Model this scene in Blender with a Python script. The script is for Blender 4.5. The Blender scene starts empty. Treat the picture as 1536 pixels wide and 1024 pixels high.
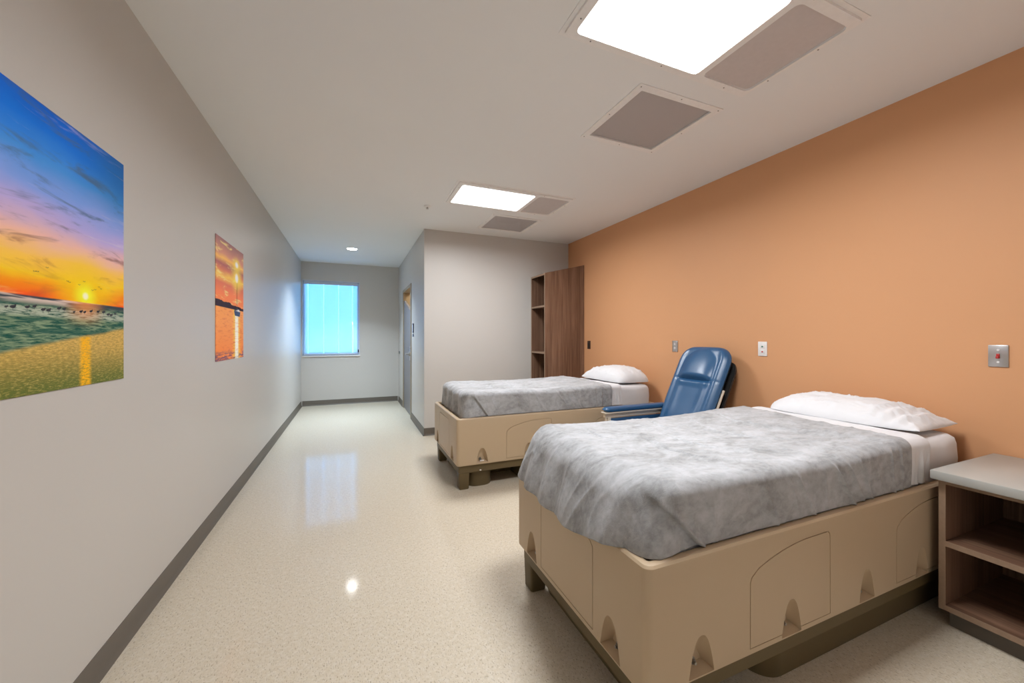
import bpy, bmesh, math, random
from mathutils import Vector, Matrix, noise
random.seed(7)
sc = bpy.context.scene
COL = sc.collection
PI = math.pi

# ------------------------------------------------------------------ dimensions
XL, XR = -0.90, 3.072
YB, YC, YR = 8.22, 5.152, -0.50      # far wall, closet front wall, wall behind the camera
XC = 0.875
H = 2.74

# ------------------------------------------------------------------ materials
def lin(c):
    return tuple(((x/255.0)/12.92 if x/255.0 <= 0.04045 else ((x/255.0+0.055)/1.055)**2.4) for x in c)

class NT:
    """tiny helper for building node trees"""
    def __init__(s, name):
        s.m = bpy.data.materials.new(name); s.m.use_nodes = True
        s.t = s.m.node_tree; s.t.nodes.clear()
        s.out = s.t.nodes.new('ShaderNodeOutputMaterial')
        s._oc = None
    def n(s, typ, **kw):
        nd = s.t.nodes.new(typ)
        for k, v in kw.items(): setattr(nd, k, v)
        return nd
    def put(s, sock, v):
        if isinstance(v, bpy.types.NodeSocket): s.t.links.new(v, sock)
        elif v is not None:
            if isinstance(v, (tuple, list)) and len(v) == 3 and sock.type == 'RGBA': v = (*v, 1)
            sock.default_value = v
    def oc(s):
        if s._oc is None: s._oc = s.n('ShaderNodeTexCoord').outputs['Object']
        return s._oc
    def xyz(s, v=None):
        nd = s.n('ShaderNodeSeparateXYZ'); s.put(nd.inputs[0], v or s.oc()); return nd.outputs
    def ma(s, op, a, b=None, c=None, clamp=False):
        nd = s.n('ShaderNodeMath', operation=op); nd.use_clamp = clamp
        s.put(nd.inputs[0], a); s.put(nd.inputs[1], b)
        if c is not None: s.put(nd.inputs[2], c)
        return nd.outputs[0]
    def comb(s, x, y, z):
        nd = s.n('ShaderNodeCombineXYZ')
        for i, v in enumerate((x, y, z)): s.put(nd.inputs[i], v)
        return nd.outputs[0]
    def mapv(s, scale=(1,1,1), rot=(0,0,0), loc=(0,0,0), v=None):
        nd = s.n('ShaderNodeMapping'); s.put(nd.inputs[0], v or s.oc())
        nd.inputs[1].default_value = loc; nd.inputs[2].default_value = rot; nd.inputs[3].default_value = scale
        return nd.outputs[0]
    def noise(s, v, scale=1, detail=3, rough=0.5, dist=0):
        nd = s.n('ShaderNodeTexNoise'); s.put(nd.inputs['Vector'], v)
        nd.inputs['Scale'].default_value = scale; nd.inputs['Detail'].default_value = detail
        nd.inputs['Roughness'].default_value = rough; nd.inputs['Distortion'].default_value = dist
        return nd.outputs[0]
    def rng(s, v, a, b, c=0, d=1, smooth=True):
        nd = s.n('ShaderNodeMapRange'); nd.interpolation_type = 'SMOOTHSTEP' if smooth else 'LINEAR'
        s.put(nd.inputs[0], v)
        for i, q in enumerate((a, b, c, d)): nd.inputs[i+1].default_value = q
        return nd.outputs[0]
    def mix(s, f, a, b, mode='MIX'):
        nd = s.n('ShaderNodeMix', data_type='RGBA', blend_type=mode)
        s.put(nd.inputs[0], f); s.put(nd.inputs[6], a); s.put(nd.inputs[7], b)
        return nd.outputs[2]
    def ramp(s, f, stops):
        nd = s.n('ShaderNodeValToRGB'); s.put(nd.inputs[0], f)
        e = nd.color_ramp.elements
        while len(e) < len(stops): e.new(0.5)
        for el, (p, c) in zip(e, stops):
            el.position = p; el.color = (*c, 1)
        return nd.outputs[0]
    def bump(s, h, dist=0.002, strength=0.5):
        nd = s.n('ShaderNodeBump'); s.put(nd.inputs['Height'], h)
        nd.inputs['Distance'].default_value = dist; nd.inputs['Strength'].default_value = strength
        return nd.outputs[0]
    def bsdf(s, col, rough=0.5, metal=0, spec=0.5, normal=None, coat=0, coat_r=0.1, sheen=0, sheen_r=0.5):
        nd = s.n('ShaderNodeBsdfPrincipled')
        s.put(nd.inputs['Base Color'], col); s.put(nd.inputs['Roughness'], rough)
        nd.inputs['Metallic'].default_value = metal; nd.inputs['Specular IOR Level'].default_value = spec
        nd.inputs['Coat Weight'].default_value = coat; nd.inputs['Coat Roughness'].default_value = coat_r
        nd.inputs['Sheen Weight'].default_value = sheen; nd.inputs['Sheen Roughness'].default_value = sheen_r
        if normal is not None: s.put(nd.inputs['Normal'], normal)
        return nd
    def done(s, sh):
        s.t.links.new(sh.outputs[0] if not isinstance(sh, bpy.types.NodeSocket) else sh, s.out.inputs[0]); return s.m

def plain(name, col, rough=0.5, metal=0, spec=0.5, var=0.06, bump=0.0, nscale=40):
    t = NT(name)
    f = t.noise(t.oc(), nscale, 3)
    c = t.mix(f, tuple(x*(1-var) for x in col), tuple(min(1, x*(1+var)) for x in col))
    nm = t.bump(f, 0.002, bump) if bump else None
    return t.done(t.bsdf(c, rough, metal, spec, nm))

def paint(name, col, rough=0.55, spec=0.3):
    t = NT(name)
    big = t.noise(t.oc(), 1.3, 2); fine = t.noise(t.oc(), 260, 2)
    c = t.mix(big, tuple(x*0.98 for x in col), tuple(min(1, x*1.02) for x in col))
    return t.done(t.bsdf(c, rough, 0, spec, t.bump(fine, 0.001, 0.12)))

M = {}
M['wall'] = paint('wall_greige_paint', (0.54, 0.52, 0.49), 0.42, 0.42)
M['orange'] = paint('wall_orange_paint', (0.645, 0.335, 0.168), 0.55)
M['ceiling'] = paint('ceiling_paint', (0.80, 0.81, 0.80), 0.85, 0.2)
M['rear_wall'] = paint('wall_bounce_white', (0.80, 0.785, 0.76), 0.6, 0.3)  # unseen wall, made whiter to bounce more light onto the near bed
M['tan_wall'] = paint('tan_paint', (0.58, 0.44, 0.26), 0.7)
M['base'] = plain('baseboard_vinyl', (0.125, 0.108, 0.088), 0.45, 0, 0.4)
M['frame'] = plain('moulded_tan_plastic', (0.505, 0.39, 0.26), 0.42, 0, 0.4, 0.03, 0.15, 300)
M['plinth'] = plain('olive_brown_plastic', (0.125, 0.092, 0.042), 0.5, 0, 0.35, 0.05, 0.1, 200)
M['steel'] = plain('brushed_steel', (0.55, 0.53, 0.52), 0.35, 1.0)
M['bolt'] = plain('bolt_steel', (0.30, 0.29, 0.27), 0.3, 1.0)
M['white_plastic'] = plain('white_plastic', (0.78, 0.76, 0.74), 0.35)
M['black'] = plain('black_plastic', (0.02, 0.02, 0.02), 0.45)
M['brown_plate'] = plain('dark_brown_plate', (0.06, 0.03, 0.018), 0.4)
M['red'] = plain('red_plastic', (0.45, 0.03, 0.03), 0.35)
M['green'] = plain('green_plastic', (0.05, 0.16, 0.11), 0.4)
M['cream'] = plain('cream_enamel', (0.66, 0.58, 0.47), 0.35)
M['fixture'] = plain('fixture_white_enamel', (0.82, 0.81, 0.79), 0.5)
M['blank'] = plain('fixture_grey_panel', (0.56, 0.52, 0.505), 0.5)
M['alu'] = plain('window_aluminium', (0.55, 0.60, 0.68), 0.4, 0, 0.5)
M['sill'] = plain('sill_white', (0.70, 0.68, 0.66), 0.4)
M['jamb'] = plain('door_frame_paint', (0.30, 0.25, 0.18), 0.45)
M['door'] = plain('door_grey_laminate', (0.16, 0.155, 0.165), 0.4)
M['reader'] = plain('blue_grey_plate', (0.10, 0.13, 0.22), 0.4)
M['duct'] = plain('duct_sheet_metal', (0.16, 0.16, 0.17), 0.6, 0, 0.4)
M['building'] = paint('pale_render', (0.75, 0.74, 0.72), 0.8)
M['screw'] = plain('screw_zinc', (0.22, 0.20, 0.19), 0.4, 0.8)
M['countertop'] = plain('solid_surface_grey', (0.40, 0.40, 0.375), 0.3, 0, 0.45, 0.05, 0, 500)

def emis(name, col, st):
    t = NT(name); e = t.n('ShaderNodeEmission'); t.put(e.inputs[0], col); e.inputs[1].default_value = st
    return t.done(e)
M['lens'] = emis('lit_diffuser', (1.0, 0.985, 0.97), 3.0)
M['bulb'] = emis('lit_downlight', (0.97, 1.0, 0.99), 60.0)

def wood(name, axis):
    t = NT(name)
    s1 = [70, 70, 70]; s1[axis] = 1.6
    s2 = [14, 14, 14]; s2[axis] = 0.5
    s3 = [260, 260, 260]; s3[axis] = 5
    a = t.noise(t.mapv(tuple(s1)), 1, 4, 0.6, 0.3)
    b = t.noise(t.mapv(tuple(s2)), 1, 2)
    c = t.noise(t.mapv(tuple(s3)), 1, 2)
    f = t.ma('ADD', t.ma('MULTIPLY', a, 0.55), t.ma('ADD', t.ma('MULTIPLY', b, 0.3), t.ma('MULTIPLY', c, 0.15)))
    col = t.ramp(f, [(0.30, (0.075, 0.036, 0.021)), (0.47, (0.155, 0.083, 0.051)), (0.60, (0.24, 0.14, 0.09)), (0.75, (0.32, 0.20, 0.135))])
    return t.done(t.bsdf(col, 0.42, 0, 0.4, t.bump(f, 0.001, 0.15)))
M['wood_z'] = wood('walnut_laminate_upright', 2)
M['wood_y'] = wood('walnut_laminate_level', 1)
M['wood_x'] = wood('walnut_laminate_deep', 0)
M['edge'] = plain('walnut_edge_band', (0.30, 0.205, 0.14), 0.4, 0, 0.4, 0.15, 0, 60)

def floor_mat():
    t = NT('speckled_vinyl_tile')
    p = t.xyz()
    big = t.noise(t.oc(), 1.2, 2)
    med = t.noise(t.oc(), 50, 4, 0.65)
    d1 = t.noise(t.mapv((190, 70, 1), (0, 0, 0.5)), 1, 3, 0.7)
    d2 = t.noise(t.mapv((75, 200, 1), (0, 0, 0.3), (3, 7, 0)), 1, 3, 0.7)
    c = t.mix(big, (0.56, 0.49, 0.375), (0.60, 0.53, 0.41))
    c = t.mix(t.rng(med, 0.42, 0.66), c, (0.62, 0.56, 0.46))
    c = t.mix(t.ma('MULTIPLY', t.rng(d1, 0.55, 0.66), 0.7), c, (0.22, 0.175, 0.115))
    c = t.mix(t.ma('MULTIPLY', t.rng(d2, 0.56, 0.68), 0.6), c, (0.76, 0.72, 0.62))
    wav = t.noise(t.oc(), 5, 2); fine = t.noise(t.oc(), 90, 2)
    b = t.bump(t.ma('ADD', t.ma('MULTIPLY', wav, 1.0), t.ma('MULTIPLY', fine, 0.05)), 0.004, 0.10)
    return t.done(t.bsdf(c, 0.5, 0, 0.3, b, 0.55, 0.085))
M['floor'] = floor_mat()

def blanket_mat():
    t = NT('grey_plush')
    a = t.noise(t.mapv((4.2, 7.5, 6), (0, 0, 0.6)), 1, 6, 0.62, 0.7)
    b = t.noise(t.mapv((26, 44, 34), (0, 0, 0.5)), 1, 4, 0.65, 0.4)
    fz = t.noise(t.oc(), 420, 2)
    f = t.ma('ADD', t.ma('MULTIPLY', a, 0.62), t.ma('MULTIPLY', b, 0.38))
    c = t.ramp(f, [(0.37, (0.255, 0.262, 0.264)), (0.49, (0.38, 0.392, 0.406)), (0.61, (0.485, 0.50, 0.525))])
    c = t.mix(t.ma('MULTIPLY', fz, 0.25), c, (0.30, 0.30, 0.30))
    return t.done(t.bsdf(c, 0.85, 0, 0.15, t.bump(t.ma('ADD', t.ma('MULTIPLY', b, 0.8), t.ma('MULTIPLY', fz, 0.4)), 0.004, 0.35), 0, 0.1, 0.2, 0.4))
M['blanket'] = blanket_mat()

def linen():
    t = NT('white_cotton')
    a = t.noise(t.mapv((9, 5, 9)), 1, 3); w = t.noise(t.oc(), 700, 1)
    c = t.mix(a, (0.65, 0.655, 0.675), (0.71, 0.715, 0.73))
    return t.done(t.bsdf(c, 0.8, 0, 0.2, t.bump(t.ma('ADD', a, t.ma('MULTIPLY', w, 0.1)), 0.004, 0.35), 0, 0.1, 0.2))
M['linen'] = linen()

def vinyl():
    t = NT('blue_vinyl')
    w = t.noise(t.oc(), 180, 3); b = t.noise(t.oc(), 6, 2)
    c = t.mix(b, (0.018, 0.078, 0.185), (0.024, 0.10, 0.22))
    return t.done(t.bsdf(c, 0.33, 0, 0.55, t.bump(w, 0.001, 0.2)))
M['vinyl'] = vinyl()

def perforated():
    t = NT('perforated_grille')
    p = t.xyz()
    fx = t.ma('ABSOLUTE', t.ma('SUBTRACT', t.ma('FRACT', t.ma('MULTIPLY', p[0], 125)), 0.5))
    fy = t.ma('ABSOLUTE', t.ma('SUBTRACT', t.ma('FRACT', t.ma('MULTIPLY', p[1], 125)), 0.5))
    d = t.ma('SQRT', t.ma('ADD', t.ma('MULTIPLY', fx, fx), t.ma('MULTIPLY', fy, fy)))
    hole = t.ma('LESS_THAN', d, 0.30)
    b = t.bsdf((0.54, 0.51, 0.505), 0.5)
    tr = t.n('ShaderNodeBsdfTransparent')
    mx = t.n('ShaderNodeMixShader'); t.put(mx.inputs[0], hole)
    t.t.links.new(b.outputs[0], mx.inputs[1]); t.t.links.new(tr.outputs[0], mx.inputs[2])
    return t.done(mx)
M['grille'] = perforated()

def slat():
    t = NT('translucent_blind_slat')
    a = t.bsdf((0.80, 0.84, 0.88), 0.5)
    tl = t.n('ShaderNodeBsdfTranslucent'); t.put(tl.inputs[0], (0.56, 0.69, 0.75))
    tp = t.n('ShaderNodeBsdfTransparent')
    m1 = t.n('ShaderNodeMixShader'); m1.inputs[0].default_value = 0.62
    t.t.links.new(a.outputs[0], m1.inputs[1]); t.t.links.new(tl.outputs[0], m1.inputs[2])
    m2 = t.n('ShaderNodeMixShader'); m2.inputs[0].default_value = 0.08
    t.t.links.new(m1.outputs[0], m2.inputs[1]); t.t.links.new(tp.outputs[0], m2.inputs[2])
    return t.done(m2)
M['slat'] = slat()

def glass():
    t = NT('window_glass')
    g = t.n('ShaderNodeBsdfGlossy'); g.inputs['Roughness'].default_value = 0.02
    tp = t.n('ShaderNodeBsdfTransparent'); t.put(tp.inputs[0], (0.92, 0.97, 0.98))
    fr = t.n('ShaderNodeFresnel'); fr.inputs[0].default_value = 1.3
    m = t.n('ShaderNodeMixShader'); t.put(m.inputs[0], fr.outputs[0])
    t.t.links.new(tp.outputs[0], m.inputs[1]); t.t.links.new(g.outputs[0], m.inputs[2])
    return t.done(m)
M['glass'] = glass()

# print on the nearer picture: a beach at sunset (object space: y along the wall, z up from the lower edge)
def art_beach():
    t = NT('beach_sunset_print')
    p = t.xyz(); y, z = p[1], p[2]
    zz = t.ma('ADD', z, t.ma('MULTIPLY', t.ma('SUBTRACT', t.noise(t.mapv((1, 3, 9)), 1, 3), 0.5), 0.10))
    G = 1.3
    k = lambda *c: tuple(min(1, v*G) for v in lin(c))
    S = lambda v: v/0.95
    sky = t.ramp(t.ma('DIVIDE', zz, 0.95), [
        (S(.300), k(228, 80, 20)), (S(.335), k(250, 130, 5)), (S(.375), k(255, 185, 25)), (S(.425), k(248, 180, 75)),
        (S(.485), k(215, 170, 160)), (S(.555), k(168, 155, 205)), (S(.64), k(120, 148, 215)), (S(.725), k(62, 135, 210)),
        (S(.82), k(4, 108, 212)), (S(.93), k(0, 84, 190))])
    # thin slanting clouds
    cl = t.noise(t.mapv((1, 3.2, 17), (0.22, 0, 0)), 1, 5, 0.6, 0.5)
    up = t.rng(z, 0.40, 0.60)
    c = t.mix(t.ma('MULTIPLY', t.rng(cl, 0.50, 0.68), t.rng(z, 0.34, 0.46, 0.35, 0.85)), sky,
              t.mix(up, k(150, 85, 45), k(72, 96, 128)))
    cl2 = t.noise(t.mapv((1, 2.5, 26), (0.42, 0, 0), (0, 4, 2)), 1, 5, 0.6, 0.3)
    c = t.mix(t.ma('MULTIPLY', t.rng(cl2, 0.58, 0.74), 0.55), c, t.mix(up, k(255, 205, 120), k(190, 185, 215)))
    # darker blue-green towards the upper right corner of the print
    cr = t.ma('MULTIPLY', t.rng(y, 0.30, 0.70), t.rng(z, 0.55, 0.85))
    c = t.mix(t.ma('MULTIPLY', cr, 0.62), c, k(28, 88, 128))
    # sun
    dy = t.ma('SUBTRACT', y, 0.431); dz = t.ma('SUBTRACT', z, 0.322)
    d = t.ma('SQRT', t.ma('ADD', t.ma('MULTIPLY', dy, dy), t.ma('MULTIPLY', t.ma('MULTIPLY', dz, dz), 1.6)))
    c = t.mix(t.ma('MULTIPLY', t.rng(d, 0.02, 0.24, 1, 0), 0.8), c, k(255, 190, 0))
    c = t.mix(t.rng(d, 0.01, 0.085, 1, 0), c, k(255, 236, 40))
    c = t.mix(t.rng(d, 0.006, 0.022, 1, 0), c, k(255, 250, 190))
    # sea
    w = t.noise(t.mapv((1, 16, 150)), 1, 5, 0.65, 0.4)
    w2 = t.noise(t.mapv((1, 2.2, 30), (0.03, 0, 0)), 1, 4, 0.6)
    sea = t.mix(t.rng(w, 0.38, 0.62), k(20, 74, 62), k(122, 142, 112))
    sea = t.mix(t.ma('MULTIPLY', t.rng(w2, 0.47, 0.58), 0.75), sea, k(18, 74, 64))
    sea = t.mix(t.ma('MULTIPLY', t.rng(t.ma('ABSOLUTE', t.ma('SUBTRACT', z, 0.253)), 0.022, 0.006, 0, 0.75), t.rng(w, 0.35, 0.55)), sea, k(168, 176, 160))
    sea = t.mix(t.rng(z, 0.268, 0.292), sea, t.mix(t.rng(w2, 0.5, 0.60), k(52, 62, 70), k(196, 178, 168)))
    gl = t.rng(t.ma('ABSOLUTE', dy), 0.0, 0.14, 1, 0)
    sea = t.mix(t.ma('MULTIPLY', t.ma('MULTIPLY', gl, t.rng(z, 0.2, 0.29)), 0.65), sea, k(235, 140, 70))
    # wet sand
    shore = t.ma('ADD', t.ma('MULTIPLY', y, 0.1266), 0.122)
    shore = t.ma('ADD', shore, t.ma('MULTIPLY', t.ma('SUBTRACT', t.noise(t.mapv((1, 4, 1)), 1, 3), 0.5), 0.02))
    rp = t.noise(t.mapv((1, 46, 240), (0.10, 0, 0)), 1, 5, 0.7, 0.3)
    sand = t.mix(t.rng(z, 0.0, 0.17), k(88, 98, 42), k(186, 152, 80))
    sand = t.mix(t.ma('MULTIPLY', t.rng(rp, 0.45, 0.66), 0.45), sand, k(78, 96, 48))
    sand = t.mix(t.ma('MULTIPLY', t.rng(rp, 0.52, 0.34), 0.3), sand, k(228, 200, 120))
    gw = t.rng(t.ma('ABSOLUTE', dy), 0.012, 0.042, 1, 0)
    sand = t.mix(t.ma('MULTIPLY', gw, t.rng(rp, 0.62, 0.44, 0.3, 1)), sand, k(255, 168, 10))
    low = t.mix(t.rng(t.ma('SUBTRACT', z, shore), -0.008, 0.008), sand, sea)
    c = t.mix(t.rng(z, 0.296, 0.301), low, c)
    return t.done(t.bsdf(c, 0.6, 0, 0.12))
M['art_beach'] = art_beach()

def art_boat():
    t = NT('harbour_sunset_print')
    p = t.xyz(); y, z = p[1], p[2]
    k = lambda *c: tuple(min(1, v*1.3) for v in lin(c))
    S = lambda v: v/0.95
    wob = t.ma('MULTIPLY', t.ma('SUBTRACT', t.noise(t.mapv((1, 4, 10)), 1, 3), 0.5), 0.05)
    sky = t.ramp(t.ma('DIVIDE', t.ma('ADD', z, wob), 0.95), [
        (S(.40), k(236, 130, 70)), (S(.50), k(228, 125, 80)), (S(.58), k(205, 112, 88)), (S(.635), k(250, 185, 90)),
        (S(.68), k(200, 120, 95)), (S(.72), k(165, 100, 100)), (S(.765), k(248, 178, 100)), (S(.80), k(200, 140, 120)), (S(.90), k(150, 112, 112))])
    cl = t.noise(t.mapv((1, 4, 24), (-0.25, 0, 0)), 1, 4, 0.6, 0.4)
    c = t.mix(t.ma('MULTIPLY', t.rng(cl, 0.55, 0.68), 0.7), sky, k(255, 212, 140))
    dy = t.ma('SUBTRACT', y, 0.160)
    for zc, r, s in ((0.665, 0.17, 1.0), (0.775, 0.12, 2.2)):
        dz = t.ma('SUBTRACT', z, zc)
        d = t.ma('SQRT', t.ma('ADD', t.ma('MULTIPLY', t.ma('MULTIPLY', dy, dy), 0.6), t.ma('MULTIPLY', t.ma('MULTIPLY', dz, dz), s)))
        c = t.mix(t.ma('MULTIPLY', t.rng(d, 0.01, r, 1, 0), 0.85), c, k(255, 205, 90))
        c = t.mix(t.rng(d, 0.015, 0.05, 1, 0), c, k(255, 250, 225))
    w = t.noise(t.mapv((1, 9, 70)), 1, 4, 0.6, 0.3)
    sea = t.mix(t.rng(z, 0.0, 0.4), k(225, 130, 66), k(240, 150, 84))
    sea = t.mix(t.ma('MULTIPLY', t.rng(w, 0.50, 0.66), 0.45), sea, k(190, 92, 58))
    sea = t.mix(t.ma('MULTIPLY', t.rng(z, 0.085, 0.03), t.rng(w, 0.42, 0.55)), sea, k(120, 80, 95))
    sea = t.mix(t.ma('MULTIPLY', t.rng(t.ma('ABSOLUTE', dy), 0.03, 0.15, 1, 0), t.rng(w, 0.64, 0.40)), sea, k(255, 196, 80))
    sea = t.mix(t.ma('MULTIPLY', t.rng(t.ma('ABSOLUTE', dy), 0.03, 0.062, 1, 0), t.rng(w, 0.70, 0.45, 0.55, 1)), sea, k(255, 246, 215))
    c = t.mix(t.rng(z, 0.402, 0.406), sea, c)
    hill = t.ma('ADD', t.rng(y, -0.38, 0.42, 0.455, 0.418, False), t.ma('MULTIPLY', t.ma('SUBTRACT', t.noise(t.mapv((1, 7, 0)), 1, 3), 0.5), 0.05))
    hm = t.ma('MULTIPLY', t.rng(t.ma('SUBTRACT', z, hill), -0.003, 0.003, 1, 0), t.rng(z, 0.398, 0.402))
    c = t.mix(hm, c, k(52, 34, 44))
    return t.done(t.bsdf(c, 0.6, 0, 0.12))
M['art_boat'] = art_boat()
M['print_dark'] = plain('print_black_ink', (0.02, 0.02, 0.028), 0.5)
M['print_hull'] = plain('print_blue_ink', (0.03, 0.045, 0.12), 0.5)
M['print_white'] = plain('print_white_ink', (0.8, 0.75, 0.7), 0.5)

# ------------------------------------------------------------------ mesh helpers
def finish(name, bm, mats, parent=None, loc=(0, 0, 0), smooth=35, normals=True):
    if normals: bmesh.ops.recalc_face_normals(bm, faces=bm.faces[:])
    me = bpy.data.meshes.new(name); bm.to_mesh(me); bm.free()
    for m in (mats if isinstance(mats, (list, tuple)) else [mats]): me.materials.append(m)
    if smooth:
        for p in me.polygons: p.use_smooth = True
        me.set_sharp_from_angle(angle=math.radians(smooth))
    o = bpy.data.objects.new(name, me); COL.objects.link(o)
    o.location = loc
    if parent is not None: o.parent = parent
    return o

def tag(o, label=None, cat=None, group=None, kind=None):
    for k, v in (('label', label), ('category', cat), ('group', group), ('kind', kind)):
        if v: o[k] = v
    return o

def thing(name, label, cat, loc=(0, 0, 0), group=None):
    o = bpy.data.objects.new(name, None); COL.objects.link(o); o.location = loc
    o.empty_display_size = 0.1
    return tag(o, label, cat, group)

def merge(dst, src, mi=None):
    me = bpy.data.meshes.new('tmp'); src.to_mesh(me); src.free()
    n = len(dst.faces); dst.from_mesh(me); bpy.data.meshes.remove(me)
    if mi is not None:
        dst.faces.ensure_lookup_table()
        for f in dst.faces[n:]: f.material_index = mi

def box(bm, a, b, bev=0.0, seg=2, mi=None):
    t = bmesh.new(); bmesh.ops.create_cube(t, size=1)
    for v in t.verts:
        for i in range(3): v.co[i] = a[i] + (v.co[i]+0.5)*(b[i]-a[i])
    if bev: bmesh.ops.bevel(t, geom=t.edges[:], offset=bev, segments=seg, profile=0.5, affect='EDGES')
    merge(bm, t, mi); return bm

def boxes(*args):
    bm = bmesh.new()
    for a in args: box(bm, *a)
    return bm

def loft(bm, rings, cap0=True, cap1=True, closed=True):
    vs = [[bm.verts.new(p) for p in r] for r in rings]
    n = len(vs[0])
    for a, b in zip(vs, vs[1:]):
        for i in range(n if closed else n-1):
            j = (i+1) % n
            bm.faces.new((a[i], a[j], b[j], b[i]))
    if cap0: bm.faces.new(vs[0][::-1])
    if cap1: bm.faces.new(vs[-1])
    return vs

def rrect(x0, y0, x1, y1, r, n=6):
    """rounded rectangle, counter-clockwise"""
    pts = []
    for cx, cy, a0 in ((x1-r, y0+r, -PI/2), (x1-r, y1-r, 0), (x0+r, y1-r, PI/2), (x0+r, y0+r, PI)):
        for i in range(n+1):
            a = a0 + PI/2*i/n
            pts.append((cx+r*math.cos(a), cy+r*math.sin(a)))
    return pts

def cyl(bm, c, axis, r, L, n=20, r2=None, mi=None, bev=0):
    """cylinder from c along axis for L"""
    ax = Vector(axis).normalized()
    u = ax.orthogonal().normalized(); w = ax.cross(u)
    c = Vector(c)
    prof = [(0, r), (L, r if r2 is None else r2)]
    if bev: prof = [(0, r-bev), (bev, r), (L-bev, r), (L, r-bev)]
    t = bmesh.new()
    loft(t, [[c+ax*h+(u*math.cos(2*PI*i/n)+w*math.sin(2*PI*i/n))*q for i in range(n)] for h, q in prof])
    merge(bm, t, mi); return bm

def tube(bm, pts, r, n=10):
    pts = [Vector(p) for p in pts]; rings = []
    for i, p in enumerate(pts):
        d = (pts[min(i+1, len(pts)-1)]-pts[max(i-1, 0)]).normalized()
        ref = Vector((0, 0, 1)) if abs(d.z) < 0.9 else Vector((0, 1, 0))
        u = d.cross(ref).normalized(); w = d.cross(u)
        rings.append([p+(u*math.cos(2*PI*k/n)+w*math.sin(2*PI*k/n))*r for k in range(n)])
    t = bmesh.new(); loft(t, rings); merge(bm, t); return bm

def plate_holes(bm, outer, holes, z0, z1):
    """flat plate with holes, extruded from z0 to z1 (2D loops)"""
    t = bmesh.new(); ed = []
    for lp in [outer]+holes:
        vs = [t.verts.new((p[0], p[1], z0)) for p in lp]
        ed += [t.edges.new((vs[i], vs[(i+1) % len(vs)])) for i in range(len(vs))]
    bmesh.ops.triangle_fill(t, use_beauty=True, use_dissolve=False, edges=ed)
    r = bmesh.ops.extrude_face_region(t, geom=t.faces[:])
    for v in r['geom']:
        if isinstance(v, bmesh.types.BMVert): v.co.z = z1
    merge(bm, t); return bm

def sstep(a, b, x):
    t = max(0.0, min(1.0, (x-a)/(b-a))); return t*t*(3-2*t)

def struct(name, bm, m, parent=None, smooth=0, loc=(0, 0, 0)):
    o = finish(name, bm, m, parent, loc, smooth)
    if parent is None: o['kind'] = 'structure'
    return o

def boolean(o, cut_bm):
    me = bpy.data.meshes.new('cut'); bmesh.ops.recalc_face_normals(cut_bm, faces=cut_bm.faces[:]); cut_bm.to_mesh(me); cut_bm.free()
    c = bpy.data.objects.new('cut', me); COL.objects.link(c)
    md = o.modifiers.new('b', 'BOOLEAN'); md.operation = 'DIFFERENCE'; md.solver = 'EXACT'; md.object = c
    md.use_self = True
    bpy.context.view_layer.update()
    dg = bpy.context.evaluated_depsgraph_get()
    nm = bpy.data.meshes.new_from_object(o.evaluated_get(dg))
    o.modifiers.clear(); old = o.data; nm.name = old.name; o.data = nm
    bpy.data.meshes.remove(old); bpy.data.objects.remove(c); bpy.data.meshes.remove(me)

# ------------------------------------------------------------------ room shell
T = 0.15
DY0, DY1, DZ = 6.39, 7.40, 2.165       # doorway in the passage wall
WX0, WX1, WZ0, WZ1 = -0.885, 0.128, 0.955, 2.395   # window opening

struct('floor', boxes(((XL-T, YR-T, -0.1), (XR+T, YB+T, 0))), M['floor'])
# ceiling with the two openings of the air grilles
VX0, VX1 = 1.55, 2.112
VY = ((1.776, 2.314), (4.262, 4.800))
bm = bmesh.new()
box(bm, (XL-T, YR-T, H), (VX0, YB+T, H+0.2)); box(bm, (VX1, YR-T, H), (XR+T, YB+T, H+0.2))
ys = [YR-T, VY[0][0], VY[0][1], VY[1][0], VY[1][1], YB+T]
for i in (0, 2, 4): box(bm, (VX0, ys[i], H), (VX1, ys[i+1], H+0.2))
for a, b in VY: box(bm, (VX0-0.02, a-0.02, H+0.2), (VX1+0.02, b+0.02, H+0.26))
struct('ceiling', bm, M['ceiling'])
struct('wall_left', boxes(((XL-T, YR-T, 0), (XL, YB+T, H))), M['wall'])
struct('wall_right', boxes(((XR, YR-T, 0), (XR+T, YC+T, H))), M['orange'])
struct('wall_rear', boxes(((XL, YR-T, 0), (XR, YR, H))), M['rear_wall'])
struct('wall_alcove', boxes(((XC, YC, 0), (XR, YC+0.12, H))), M['wall'])
struct('wall_passage', boxes(((XC, YC+0.12, 0), (XC+0.12, DY0, H)), ((XC, DY1, 0), (XC+0.12, YB, H)),
                             ((XC, DY0, DZ), (XC+0.12, DY1, H))), M['wall'])
struct('wall_far', boxes(((XL, YB, 0), (WX0, YB+T, H)), ((WX1, YB, 0), (XR, YB+T, H)),
                         ((WX0, YB, 0), (WX1, YB+T, WZ0)), ((WX0, YB, WZ1), (WX1, YB+T, H))), M['wall'])
# small washroom behind the door
struct('wall_washroom', boxes(((2.3, YC+0.12, 0), (2.42, YB, H)), ((XC+0.12, 6.0, 0), (2.3, 6.1, H)), ((XC+0.12, 7.75, 0), (2.3, 7.85, H))), M['tan_wall'])

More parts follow.
